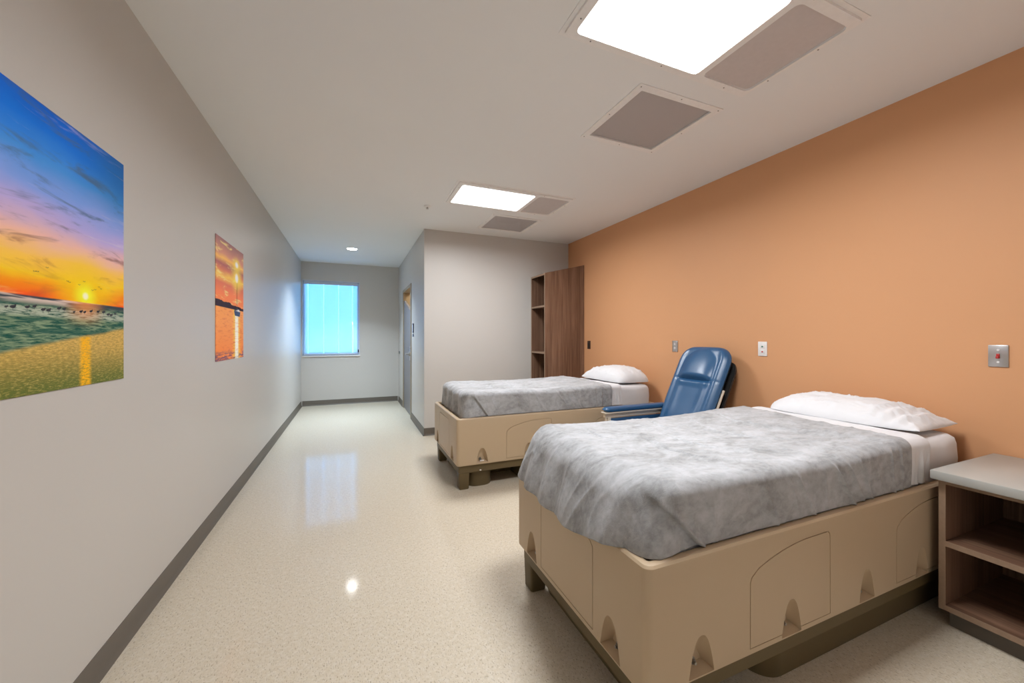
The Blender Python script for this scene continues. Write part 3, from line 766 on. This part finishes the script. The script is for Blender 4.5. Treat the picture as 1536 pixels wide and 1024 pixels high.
def drape(name, base, label, group, mat, zt, x0, y0, xh_n, xh_f, hem, bulge, flap, seed, dip, amp=1.0, rf=0.045):
    """a cover over the mattress, open at the head: a level core with skirts on three sides"""
    y1 = BW-y0; rn = 0.045; rc = 0.10
    xh = lambda y: xh_n+(xh_f-xh_n)*(y-y0)/(y1-y0)
    xa, ya, yb = x0+rc, y0+rc, y1-rc
    fx = [(i/330)**1.25 for i in range(331)]; fy = [i/110 for i in range(111)]; nC = 20
    per = []     # (perimeter point, core point, normal, code, edge radius)
    for f in reversed(fx): per.append((Vector((xa+(xh(y0)-xa)*f, y0)), Vector((xa+(xh(ya)-xa)*f, ya)), Vector((0, -1)), 'n', rn))
    for i in range(1, nC):
        a = -PI/2-PI/2*i/nC; n = Vector((math.cos(a), math.sin(a))); c = Vector((xa, ya)); per.append((c+n*rc, c, n, 'c', rn+(rf-rn)*i/nC))
    for f in fy: per.append((Vector((x0, ya+(yb-ya)*f)), Vector((xa, ya+(yb-ya)*f)), Vector((-1, 0)), 'f', rf))
    for i in range(1, nC):
        a = PI-PI/2*i/nC; n = Vector((math.cos(a), math.sin(a))); c = Vector((xa, yb)); per.append((c+n*rc, c, n, 'd', rf+(rn-rf)*i/nC))
    for f in fx: per.append((Vector((xa+(xh(y1)-xa)*f, y1)), Vector((xa+(xh(yb)-xa)*f, yb)), Vector((0, 1)), 'r', rn))
    NI, NR, NS = 8, 11, 44
    def topw(x, y):
        w = 0.0045*nz(x*2.6+seed, y*4.0+x*1.5)+0.0022*nz(x*7+y*5, y*12+seed)
        w += 0.0045*ridge(nz(x*2.2+y*3.2+seed, y*2.4-x*1.6, 2), 7)+0.0032*ridge(nz(x*5-y*3, y*6+x*2.5+seed, 5), 8)
        w += 0.0035*ridge(nz(x*2.5+y*9+seed, y*1.5-x*0.8, 9), 9)
        for cr_ in TOP_CREASES:
            if cr_[0][0] > 0 and abs(x-sum(p[0] for p in cr_)/len(cr_)) < 0.45:
                d, at = seg_dist(x, y+0.012*nz(x*9, y*9+seed), cr_)
                if d < 0.06:
                    k = math.sin(PI*min(1, max(0, 0.08+at*0.86)))
                    w += k*(-0.0055*math.exp(-(d/0.006)**2)+0.0035*math.exp(-((d-0.018)/0.012)**2))
        return w*amp
    def ttop(x, y): return zt+dip(x, y)+topw(x, y)
    bm = bmesh.new(); cols = []
    core = [[bm.verts.new((x, y, ttop(x, y))) for x in [xa+(xh(y)-xa)*f for f in fx]] for y in [ya+(yb-ya)*g for g in fy]]
    for a, b in zip(core, core[1:]):
        for k in range(len(a)-1): bm.faces.new((a[k], a[k+1], b[k+1], b[k]))
    for P, C0, n, code, r in per:
        col = []
        inner = P-n*r
        for k in range(NI):
            q = C0.lerp(inner, k/NI)
            col.append(Vector((q.x, q.y, ttop(q.x, q.y))))
        hz = hem(code, P.x, P.y, n); top = zt+dip(P.x, P.y)
        arc = r*PI/2; drop = (top-r)-hz        # length along the skirt from the start of the rounding
        for k in range(NR+NS+1):
            if k < NR:
                a = PI/2*k/NR
                q = inner+n*(r*math.sin(a)); z = top-r+r*math.cos(a); ts = arc*k/NR
                up = math.cos(a)
            else:
                s = (k-NR)/NS
                q = P.copy(); z = top-r-drop*s; ts = arc+drop*s; up = 0
            g = ts/(arc+drop)                  # 0 at the top edge, 1 at the hem
            out = bulge(code, P.x, P.y, g, n)
            w = (0.005*nz(q.x*5+seed, q.y*5, 1.0)+0.0022*nz(q.x*15, q.y*15+seed, z*3))*sstep(0.1, 0.5, g)
            w += 0.0045*ridge(nz(q.x*8+z*2.5+seed, q.y*8+z*1.5, 0.0), 7)*sstep(0.15, 0.5, g)
            if code == 'n' and flap:
                for c0, c1, ca in SIDE_CREASES:
                    dd = P.x-(c0+(c1-c0)*g)-0.008*nz(z*14, c0*7+seed)
                    w += ca*(0.0095*math.exp(-(dd/0.009)**2)-0.0035*math.exp(-((dd-0.022)/0.012)**2))*sstep(0.08, 0.45, g)
            if flap and code in 'nc':
                gs = max(0.0, min(1.0, (zt-z)/(zt-0.612)))
                xs = flap[0]+(flap[1]-flap[0])*gs
                on = sstep(xs-0.003, xs+0.003, P.x)
                near_ = math.exp(-((P.x-xs)/0.05)**2)
                w = w*(1-0.7*near_) - 0.023*(1-on)*(0.35+0.65*near_)*sstep(0.10, 0.35, gs)*(1-0.55*gs)*(1 if code == 'n' else max(0, -n.y))
                w += 0.010*math.exp(-((P.x-xs-0.010)/0.009)**2)*sstep(0.15, 0.5, gs)
            q = q+n*(out+w*amp)
            col.append(Vector((q.x, q.y, z+topw(q.x, q.y)*up)))
        cols.append(col)
    vs = [[bm.verts.new(p) for p in c] for c in cols]
    for a, b in zip(vs, vs[1:]):
        for k in range(len(a)-1):
            bm.faces.new((a[k], a[k+1], b[k+1], b[k]))
    bmesh.ops.remove_doubles(bm, verts=bm.verts[:], dist=0.00005)
    o = finish(name, bm, mat, None, base, 180)
    md = o.modifiers.new('thickness', 'SOLIDIFY'); md.thickness = 0.007; md.offset = -1
    up = sum(1 for p in o.data.polygons if p.normal.z > 0.5); dn = sum(1 for p in o.data.polygons if p.normal.z < -0.5)
    if dn > up: o.data.flip_normals()
    tag(o, label, name, group)
    return o

def hem1(code, x, y, n):
    f = (y-0.10)/(BW-0.20)
    if code == 'n': return 0.6135
    if code == 'c': return 0.6135-0.004*(-n.x)
    if code == 'f': return 0.6095-0.055*sstep(0.04, 0.42, f)-0.004*math.sin(f*9)+0.030*sstep(0.55, 1.0, f)
    if code == 'd': return 0.5845
    return 0.5845+0.029*sstep(0.12, 0.4, x)
def bulge1(code, x, y, g, n):
    if code == 'n': return 0.004*math.sin(PI*g)*sstep(0.14, 0.3, x)+0.002*g*sstep(0.2, 0.14, x)
    corner = 0.016*sstep(0.30, 1.0, g)
    if code == 'c':
        k = -n.x*2*(-n.y)                      # 0 at both ends, 1 on the diagonal
        return 0.002*g+corner*k+0.046*sstep(0.1, 1.0, g)*sstep(0.0, 1.0, -n.x)**2
    f = (y-0.10)/(BW-0.20)
    if code == 'f':
        base = 0.046*sstep(0.1, 1.0, g)+0.052*g*sstep(0.0, 0.11, f)
        fold = 0.012*math.sin((f-0.62)*27+g*1.0)*sstep(0.42, 0.6, f)*sstep(1.02, 0.9, f)+0.006*math.sin(f*17+1)*sstep(0.1, 0.3, f)
        return base+fold*sstep(0.25, 0.8, g)
    if code == 'd': return (0.046*sstep(0.1, 1.0, g)+0.052*g)*(-n.x)**0.5+0.050*sstep(0.2, 1, g)*(1-(-n.x)**0.5)
    return 0.004*math.sin(PI*g)+0.050*sstep(0.2, 1.0, g)*sstep(0.35, 0.12, x)
def dip1(x, y):
    d = -0.014*math.exp(-((x-0.95)/0.45)**2)+0.008*sstep(1.2, 1.7, x)-0.006*math.exp(-((y-0.5)/0.25)**2)
    d += 0.010*math.exp(-((x-0.08)/0.18)**2-((y-0.9)/0.25)**2)
    d -= 0.012*math.exp(-((x-1.35+0.4*(y-0.2))/0.07)**2)*sstep(0.75, 0.35, y)*sstep(0.0, 0.15, y)
    return d
drape('blanket', B1, 'crumpled grey plush blanket on nearer bed, hanging over its foot', 'grey plush blankets', M['blanket'],
      0.829, 0.064, 0.028, 1.56, 1.66, hem1, bulge1, (0.03, 0.25), 0.0, dip1, 1.0, 0.085)

def hem2(code, x, y, n): return 0.6135 if code in 'nr' else 0.6135-0.012*min(1, -n.x)
def bulge2(code, x, y, g, n):
    if code in 'nr': return 0.003*math.sin(PI*g)
    if code == 'f':
        f = (y-0.10)/(BW-0.20)
        return (0.010*math.sin(f*22)*sstep(0.15, 0.6, g))*sstep(0.0, 0.2, f)*sstep(1.0, 0.8, f)
    return 0.020*sstep(0.3, 1, g)*(-n.x*2*abs(n.y))
def dip2(x, y):
    return -0.010*math.exp(-((x-0.9)/0.4)**2)+0.012*sstep(1.1, 1.6, x)*sstep(0.2, 0.6, y)-0.004
drape('blanket', B2, 'grey plush blanket tucked in on farther bed, dark side facing the chair', 'grey plush blankets', M['blanket'],
      0.829, 0.068, 0.028, 1.60, 1.55, hem2, bulge2, (0.13, 0.28), 11.0, dip2, 0.9, 0.06)

def flat_sheet(base, label, xa_n, xa_f, xb_n, xb_f, seed):
    """folded white top sheet: a band over the mattress that falls down both sides"""
    bm = bmesh.new()
    y0 = 0.038; y1 = BW-0.038; r = 0.04; zt = MT+0.0135
    prof = []
    for i in range(26): prof.append((y0, 0.6145+(zt-r-0.6145)*i/26, Vector((-1, 0)), 1))
    for i in range(8):
        a = PI/2*i/8; prof.append((y0+r-r*math.cos(a), zt-r+r*math.sin(a), Vector((-math.cos(a), math.sin(a))), 1))
    for i in range(60): prof.append((y0+r+(y1-y0-2*r)*i/60, zt, Vector((0, 1)), 0))
    for i in range(9):
        a = PI/2*(1-i/8); prof.append((y1-r+r*math.cos(a), zt-r+r*math.sin(a), Vector((math.cos(a), math.sin(a))), 1))
    for i in range(1, 27): prof.append((y1, zt-r+(0.6145-zt+r)*i/26, Vector((1, 0)), 1))
    nx = 54; grid = []
    for y, z, n, side in prof:
        f = (y-y0)/(y1-y0); row = []
        a, b = xa_n+(xa_f-xa_n)*f, xb_n+(xb_f-xb_n)*f
        b += 0.010*nz(y*9+seed, z*7)
        for j in range(nx):
            x = a+(b-a)*j/(nx-1); g = j/(nx-1)
            down = sstep(zt-0.02, 0.66, z)
            w = (0.0075*math.sin(x*95+z*7+seed)+0.0045*math.sin(x*170-z*11))*down*sstep(0.35, 0.6, g)*side
            w += 0.0015+0.0022*nz(x*14+seed, y*9, z*9)
            w += 0.007*sstep(0.62, 0.90, g)*(1-0.5*side)*(0.7+0.6*nz(y*7+seed, 3.3))   # rolled edge on top
            x2 = x-0.025*down*g*math.sin(2+seed)
            row.append(bm.verts.new((x2, y+n.x*max(0, w), z+n.y*max(0, w))))
        grid.append(row)
    for a, b in zip(grid, grid[1:]):
        for k in range(nx-1): bm.faces.new((a[k], a[k+1], b[k+1], b[k]))
    o = finish('top_sheet', bm, M['linen'], None, base, 180)
    md = o.modifiers.new('thickness', 'SOLIDIFY'); md.thickness = 0.003; md.offset = 0
    tag(o, label, 'sheet', 'white top sheets folded over')
flat_sheet(B1, 'white top sheet edge showing past the blanket on nearer bed', 1.48, 1.60, 1.745, 1.80, 0.0)
flat_sheet(B2, 'white top sheet edge showing past the blanket on farther bed', 1.50, 1.45, 1.715, 1.62, 2.0)

def pillow(name, base, c, sx, sy, hgt, label, seed, rotz, full, tip, flip=1):
    """sx along the bed, sy across; open cuff towards the near side"""
    bm = bmesh.new(); nu, nv = 80, 110
    pu, pv, eu, ev = full
    def pt(u, v, side):
        # outline: soft corners at the closed end, drawn-out corners at the cuff
        ru = 1-0.10*abs(v)**6*(1 if v > 0 else 0.25); rv = 1-0.12*abs(u)**6*(1 if v > 0 else -0.10)
        px = u*sx/2*ru; py = v*sy/2*rv*flip
        e = max(0.0, (1-abs(u)**pu))**eu*max(0.0, (1-abs(v)**pv))**ev
        h = hgt*e*(1+0.10*v-0.05*v*v)
        wr = 0.009*ridge(nz(u*2.2+seed, v*2.2+u, 1), 5)+0.006*nz(u*3+seed, v*5)
        cuff = sstep(-0.25, -0.75, v)
        wr += cuff*0.0095*math.sin(v*34+u*3.0+2*nz(u*2, v*2+seed))*(1-abs(v)**8)+cuff*0.008*nz(u*5, v*18+seed)
        wr += 0.006*ridge(nz(u*5+v*2+seed, v*6-u*3, 4), 6)
        z = (h+wr*e**0.8*1.2) if side else -h*0.015
        if v < 0: z += tip*abs(v)**6*(0.4+0.6*abs(u)**4)
        return Vector((px, py, z))
    us = [math.sin(PI/2*(-1+2*i/nu)) for i in range(nu+1)]; vsn = [math.sin(PI/2*(-1+2*j/nv)) for j in range(nv+1)]
    top = [[bm.verts.new(pt(u, v, 1)) for v in vsn] for u in us]
    bot = [[bm.verts.new(pt(u, v, 0)-Vector((0, 0, 0.0015))) for v in vsn] for u in us]
    for i in range(nu):
        for j in range(nv):
            bm.faces.new((top[i][j], top[i+1][j], top[i+1][j+1], top[i][j+1]))
            bm.faces.new((bot[i][j], bot[i][j+1], bot[i+1][j+1], bot[i+1][j]))
    rim = [(i, 0) for i in range(nu)]+[(nu, j) for j in range(nv)]+[(i, nv) for i in range(nu, 0, -1)]+[(0, j) for j in range(nv, 0, -1)]
    for (a, b), (c_, d) in zip(rim, rim[1:]+rim[:1]): bm.faces.new((top[a][b], bot[a][b], bot[c_][d], top[c_][d]))
    zmin = min(v.co.z for v in bm.verts)
    for v in bm.verts: v.co.z -= zmin
    o = finish(name, bm, M['linen'], None, (base.x+c[0], base.y+c[1], c[2]), 180)
    o.rotation_euler = (0, 0, rotz)
    tag(o, label, 'pillow', 'white pillows')
pillow('pillow', B1, (1.975, 0.470, MT+0.0215), 0.44, 0.76, 0.112, 'flattish white pillow with pleated end on nearer bed', 0.0, 0.03, (2.6, 3.0, 0.5, 0.55), 0.010)
pillow('pillow', B2, (1.965, 0.455, MT+0.020), 0.44, 0.74, 0.148, 'plump white pillow on farther bed beside the wardrobe', 5.0, -0.03, (3.0, 3.2, 0.45, 0.55), 0.004, -1)

# ------------------------------------------------------------------ recliner chair
CH = Vector((2.50, 2.545, 0))
ch = thing('recliner_chair', 'blue vinyl recliner with cream arm frame between the two beds', 'chair', CH)
LEAN = math.radians(26.5)
BX, BZ = 0.115, 0.46     # foot of the back cushion (front face) in chair space
def back_pt(y, h, d):    # h up along the back, d forward of the back plane
    return Vector((BX+h*math.sin(LEAN)-d*math.cos(LEAN), y, BZ+h*math.cos(LEAN)+d*math.sin(LEAN)))
HB = 0.835; WB = 0.268
def bw(h):
    rr = 0.16
    if h <= HB-rr: return WB-0.012*sstep(0.4, 0.0, h)
    q = min(1, (h-(HB-rr))/rr); return WB-rr*0.92+rr*0.92*math.sqrt(max(0, 1-q**2.3))
bm = bmesh.new(); nu, nh = 56, 90
fr, bk = [], []
for j in range(nh+1):
    h = HB*(1-(1-j/nh)**1.0)
    if j == nh: h = HB-0.0005
    w = max(bw(h), 0.10); rf, rb = [], []
    ev = min(1, (HB-h)/0.06); evf = math.sqrt(max(0, 1-(1-ev)**2))
    for i in range(nu+1):
        u = -1+2*i/nu
        e = (1-abs(u)**6)**0.5*(0.25+0.75*evf)
        d = 0.045*e
        # side bolsters, centre panel, head cushion
        d += 0.012*math.exp(-((abs(u)-0.80)/0.10)**2)*sstep(HB, HB-0.1, h)
        d += 0.006*math.exp(-((abs(u)-0.50)/0.12)**2)*(1-sstep(0.48, 0.6, h))
        hp = sstep(0.495, 0.535, h)*sstep(HB-0.01, HB-0.17, h)
        ht_ = 0.815-0.10*(u/0.6)**2
        d += 0.040*sstep(0.495, 0.545, h)*max(0.0, 1-(max(0.0, h-0.52)/max(0.05, ht_-0.52))**2)*max(0.0, 1-(abs(u)/0.66)**3.5)
        d -= 0.012*math.exp(-((h-0.500)/0.010)**2)*sstep(0.72, 0.58, abs(u))
        d -= 0.003*math.exp(-((h-0.505)/0.008)**2)
        d += 0.008*math.exp(-((h-0.47)/0.025)**2)*sstep(0.7, 0.45, abs(u))
        d += 0.012*math.exp(-((h-0.12)/0.12)**2)*sstep(0.8, 0.3, abs(u))
        rf.append(bm.verts.new(back_pt(u*w, h, d)))
        rb.append(bm.verts.new(back_pt(u*w*0.985, h, -0.048*(1-abs(u)**9)**0.5*(0.3+0.7*evf))))
    fr.append(rf); bk.append(rb)
for j in range(nh):
    for i in range(nu):
        bm.faces.new((fr[j][i], fr[j][i+1], fr[j+1][i+1], fr[j+1][i]))
        bm.faces.new((bk[j][i+1], bk[j][i], bk[j+1][i], bk[j+1][i+1]))
    bm.faces.new((fr[j][0], fr[j+1][0], bk[j+1][0], bk[j][0])); bm.faces.new((fr[j][nu], bk[j][nu], bk[j+1][nu], fr[j+1][nu]))
for i in range(nu):
    bm.faces.new((fr[0][i+1], fr[0][i], bk[0][i], bk[0][i+1])); bm.faces.new((fr[nh][i], fr[nh][i+1], bk[nh][i+1], bk[nh][i]))
finish('backrest', bm, M['vinyl'], ch, smooth=80)
# rear shell
bm = bmesh.new()
def shell(d, k):
    pts = []
    hs = [0.06+0.70*i/24 for i in range(25)]
    def ww(h):
        rr = 0.13; top = 0.76
        q = max(0, (h-(top-rr))/rr); return (0.262-0.11+0.11*math.sqrt(max(0, 1-min(1, q)**2.2)))*k if h > top-rr else 0.262*k
    for h in hs: pts.append((ww(h), h))
    return [back_pt(y, h, d) for y, h in pts]+[back_pt(-y, h, d) for y, h in pts[::-1]]
loft(bm, [shell(-0.082, 1.02), shell(-0.100, 1.02), shell(-0.106, 1.0)])
finish('rear_shell', bm, M['black'], ch, smooth=40)
for s in (-1, 1):
    bm = bmesh.new()
    tube(bm, [back_pt(s*0.262, h, -0.032) for h in (-0.05, 0.10, 0.30, 0.44, 0.46)], 0.0105)
    finish('back_post', bm, M['cream'], ch, smooth=60)
    bm = bmesh.new(); tube(bm, [back_pt(s*0.20, h, -0.07) for h in (0.08, 0.4, 0.70)], 0.018)
    finish('shell_bracket', bm, M['black'], ch, smooth=60)
# seat
bm = bmesh.new(); box(bm, (-0.43, -0.262, 0.40), (0.13, 0.262, 0.505), 0.035, 5)
finish('seat', bm, M['vinyl'], ch, smooth=60)
bm = bmesh.new(); box(bm, (-0.475, -0.255, 0.10), (-0.435, 0.255, 0.44), 0.018, 4)
finish('leg_rest', bm, M['vinyl'], ch, smooth=60)
bm = bmesh.new()
for s in (-1, 1):
    box(bm, (-0.43, s*0.25-0.014, 0.14), (0.22, s*0.25+0.014, 0.175), 0.006)
    box(bm, (-0.40, s*0.25-0.014, 0.175), (-0.372, s*0.25+0.014, 0.40), 0.006); box(bm, (0.16, s*0.25-0.014, 0.175), (0.188, s*0.25+0.014, 0.40), 0.006)
box(bm, (-0.40, -0.236, 0.145), (-0.372, 0.236, 0.172), 0.005); box(bm, (0.16, -0.236, 0.145), (0.188, 0.236, 0.172), 0.005)
finish('base_frame', bm, M['cream'], ch)
for x in (-0.386, 0.174):
    for s in (-1, 1):
        b = bmesh.new(); cyl(b, (x, s*0.25-0.014, 0.052), (0, 1, 0), 0.052, 0.028, 28, bev=0.006)
        box(b, (x-0.012, s*0.25-0.020, 0.05), (x+0.012, s*0.25-0.0145, 0.142)); box(b, (x-0.012, s*0.25+0.0145, 0.05), (x+0.012, s*0.25+0.020, 0.142))
        finish('caster', b, M['black'], ch)
for s in (-1, 1):
    yc = s*0.298
    b = bmesh.new()         # padded arm top, tapering slightly to the rear
    rings = []
    for k in range(25):
        f = k/24; x = -0.445+0.72*f
        e = math.sqrt(max(0, 1-(1-min(1, f/0.06))**2)) if f < 0.06 else (math.sqrt(max(0, 1-((f-0.97)/0.03)**2)) if f > 0.97 else 1)
        e = max(e, 0.06); wv = 0.043*(0.55+0.45*e); hv = 0.024*e
        rings.append([(x, yc+wv*math.copysign(abs(math.cos(a))**0.7, math.cos(a)), 0.658+hv*math.copysign(abs(math.sin(a))**0.8, math.sin(a))) for a in [2*PI*i/20 for i in range(20)]])
    loft(b, rings)
    arm = finish('armrest', b, M['vinyl'], ch, smooth=60)
    b = bmesh.new(); box(b, (-0.448, yc-0.036, 0.626), (0.26, yc+0.036, 0.638), 0.004); box(b, (-0.438, yc-0.016, 0.588), (0.26, yc+0.016, 0.628), 0.005)
    box(b, (-0.405, yc-0.013, 0.30), (-0.372, yc+0.013, 0.592), 0.005)
    cyl(b, (-0.418, yc-s*0.0, 0.545), (0, 0, 1), 0.010, 0.046, 12)
    finish('arm_bracket', b, M['cream'], ch)
    b = bmesh.new(); box(b, (-0.370, yc-0.010, 0.20), (0.20, yc+0.010, 0.578), 0.006)
    finish('side_panel', b, M['vinyl'], ch)

# ------------------------------------------------------------------ wardrobe with sloping top
WX, WY = 2.437, 4.705
wd = thing('wardrobe', 'tall walnut open shelf wardrobe with sloping top in the alcove corner', 'wardrobe', (WX, WY, 0))
dpt, wid = XR-WX-0.004, YC-WY-0.004
zf, zr = 2.187, 2.338
th_ = 0.020
def side(y0, y1):
    b = bmesh.new(); loft(b, [[(0, y, 0.09), (dpt, y, 0.09), (dpt, y, zr), (0, y, zf)] for y in (y0, y1)])
    return b
finish('side_panel', side(0, th_), M['wood_z'], wd, smooth=0)
finish('side_panel', side(wid-th_, wid), M['wood_z'], wd, smooth=0)
b = bmesh.new(); g = (zr-zf)/dpt
loft(b, [[(0.001, y, zf-0.024), (dpt, y, zr-0.024), (dpt, y, zr-0.001), (0.001, y, zf-0.001)] for y in (th_, wid-th_)])
finish('sloping_top', b, M['wood_x'], wd, smooth=0)
finish('back_panel', boxes(((dpt-0.012, th_, 0.09), (dpt, wid-th_, zr-0.03))), M['wood_z'], wd, smooth=0)
for z in (0.09, 0.44, 1.075, 1.722):
    finish('shelf', boxes(((0.002, th_, z), (dpt-0.012, wid-th_, z+0.025))), M['wood_y'], wd, smooth=0)
b = boxes(((-0.0015, 0, 0.09), (0.0, th_, zf)), ((-0.0015, wid-th_, 0.09), (0.0, wid, zf)), ((-0.0015, th_, zf-0.025), (0.0, wid-th_, zf)))
for z in (0.09, 0.44, 1.075, 1.722): box(b, (0.0, th_, z), (0.002, wid-th_, z+0.025))
finish('edge_banding', b, M['edge'], wd, smooth=0)
finish('plinth', boxes(((0.03, 0.01, 0), (dpt, wid-0.01, 0.09))), M['base'], wd, smooth=0)

# ------------------------------------------------------------------ bedside cabinet
NX, NY1 = 2.453, 0.872        # front face, side next to the bed
ns = thing('bedside_cabinet', 'open walnut bedside cabinet with grey top beside the nearer bed', 'cabinet', (NX, NY1, 0))
nd, nw = XR-NX-0.014, 0.53
zb_, ztp = 0.078, 0.662
for a, b_ in ((-0.022, 0), (-nw, -nw+0.022)):
    finish('side_panel', boxes(((0.002, a, zb_), (nd, b_, ztp), 0.0008, 1)), M['wood_z'], ns, smooth=0)
for z in (zb_, 0.365):
    finish('shelf', boxes(((0.002, -nw+0.022, z), (nd-0.014, -0.022, z+0.024))), M['wood_y'], ns, smooth=0)
finish('top_rail', boxes(((0.002, -nw+0.022, ztp-0.020), (nd-0.014, -0.022, ztp))), M['wood_y'], ns, smooth=0)
finish('back_panel', boxes(((nd-0.014, -nw+0.022, zb_), (nd, -0.022, ztp))), M['wood_z'], ns, smooth=0)
b = boxes(((0, -0.022, zb_), (0.002, 0, ztp)), ((0, -nw, zb_), (0.002, -nw+0.022, ztp)))
for z, t_ in ((zb_, 0.024), (0.365, 0.024), (ztp-0.020, 0.020)): box(b, (0, -nw+0.022, z), (0.002, -0.022, z+t_))
finish('edge_banding', b, M['edge'], ns, smooth=0)
finish('countertop', boxes(((-0.033, -nw-0.018, ztp), (nd+0.008, 0.017, ztp+0.040), 0.004)), M['countertop'], ns)
finish('kick_plate', boxes(((0.040, -nw+0.02, 0), (nd, -0.021, zb_))), M['base'], ns, smooth=0)

# ------------------------------------------------------------------ outside
bd = thing('neighbouring_building', 'pale building outside showing as a lighter patch through the blind', 'building', (0.9, 24.0, -3.0))
finish('walls', boxes(((-0.9, 0, 0), (16, 8, 5.05))), M['building'], bd, smooth=0)
finish('roof', boxes(((-1.1, -0.2, 5.05), (16.2, 8.2, 5.2))), M['building'], bd, smooth=0)
tag(finish('ground', boxes(((-40, 8.6, -3.2), (40, 60, -3.0))), M['building'], None, smooth=0), kind='structure')

# ------------------------------------------------------------------ light
w = bpy.data.worlds.new('sky'); sc.world = w; w.use_nodes = True
wt = w.node_tree; wt.nodes.clear()
tc = wt.nodes.new('ShaderNodeTexCoord'); sx = wt.nodes.new('ShaderNodeSeparateXYZ'); wt.links.new(tc.outputs['Generated'], sx.inputs[0])
cr = wt.nodes.new('ShaderNodeValToRGB'); wt.links.new(sx.outputs[2], cr.inputs[0])
cr.color_ramp.elements[0].position = 0.0; cr.color_ramp.elements[0].color = (0.10, 0.46, 1.0, 1)
cr.color_ramp.elements[1].position = 0.5; cr.color_ramp.elements[1].color = (0.09, 0.42, 1.0, 1)
bg = wt.nodes.new('ShaderNodeBackground'); bg.inputs[1].default_value = 6.3; wt.links.new(cr.outputs[0], bg.inputs[0])
wo = wt.nodes.new('ShaderNodeOutputWorld'); wt.links.new(bg.outputs[0], wo.inputs[0])

area('window_portal', ((WX0+WX1)/2, YB+0.16, (WZ0+WZ1)/2), (-PI/2, 0, 0), 1.0, 1.4, 1, (1, 1, 1), True)
area('washroom_lamp', (1.6, 6.9, H-0.02), (0, 0, 0), 0.5, 0.5, 30, (1, 0.85, 0.62))
sl = bpy.data.lights.new('sun', 'SUN'); sl.energy = 12; sl.color = (0.75, 0.9, 1.0); sl.angle = 0.01
so = bpy.data.objects.new('sun', sl); COL.objects.link(so); so.rotation_euler = (math.radians(50), 0, math.radians(-15))

# ------------------------------------------------------------------ camera
cd = bpy.data.cameras.new('camera'); cam = bpy.data.objects.new('camera', cd); COL.objects.link(cam)
cd.sensor_width = 36; cd.lens = 577.15/1536*36; cd.shift_y = -(512-506.04)/1536; cd.clip_start = 0.05
cam.location = (0, 0, 1.30); cam.rotation_euler = (PI/2, 0, -math.radians(22.483))
sc.camera = cam
vs_ = sc.view_settings; vs_.view_transform = 'Standard'; vs_.look = 'None'; vs_.gamma = 1; vs_.use_curve_mapping = False; vs_.exposure = 0.0
sc.cycles.max_bounces = 14; sc.cycles.diffuse_bounces = 8; sc.cycles.transparent_max_bounces = 24
sc.cycles.sample_clamp_indirect = 8
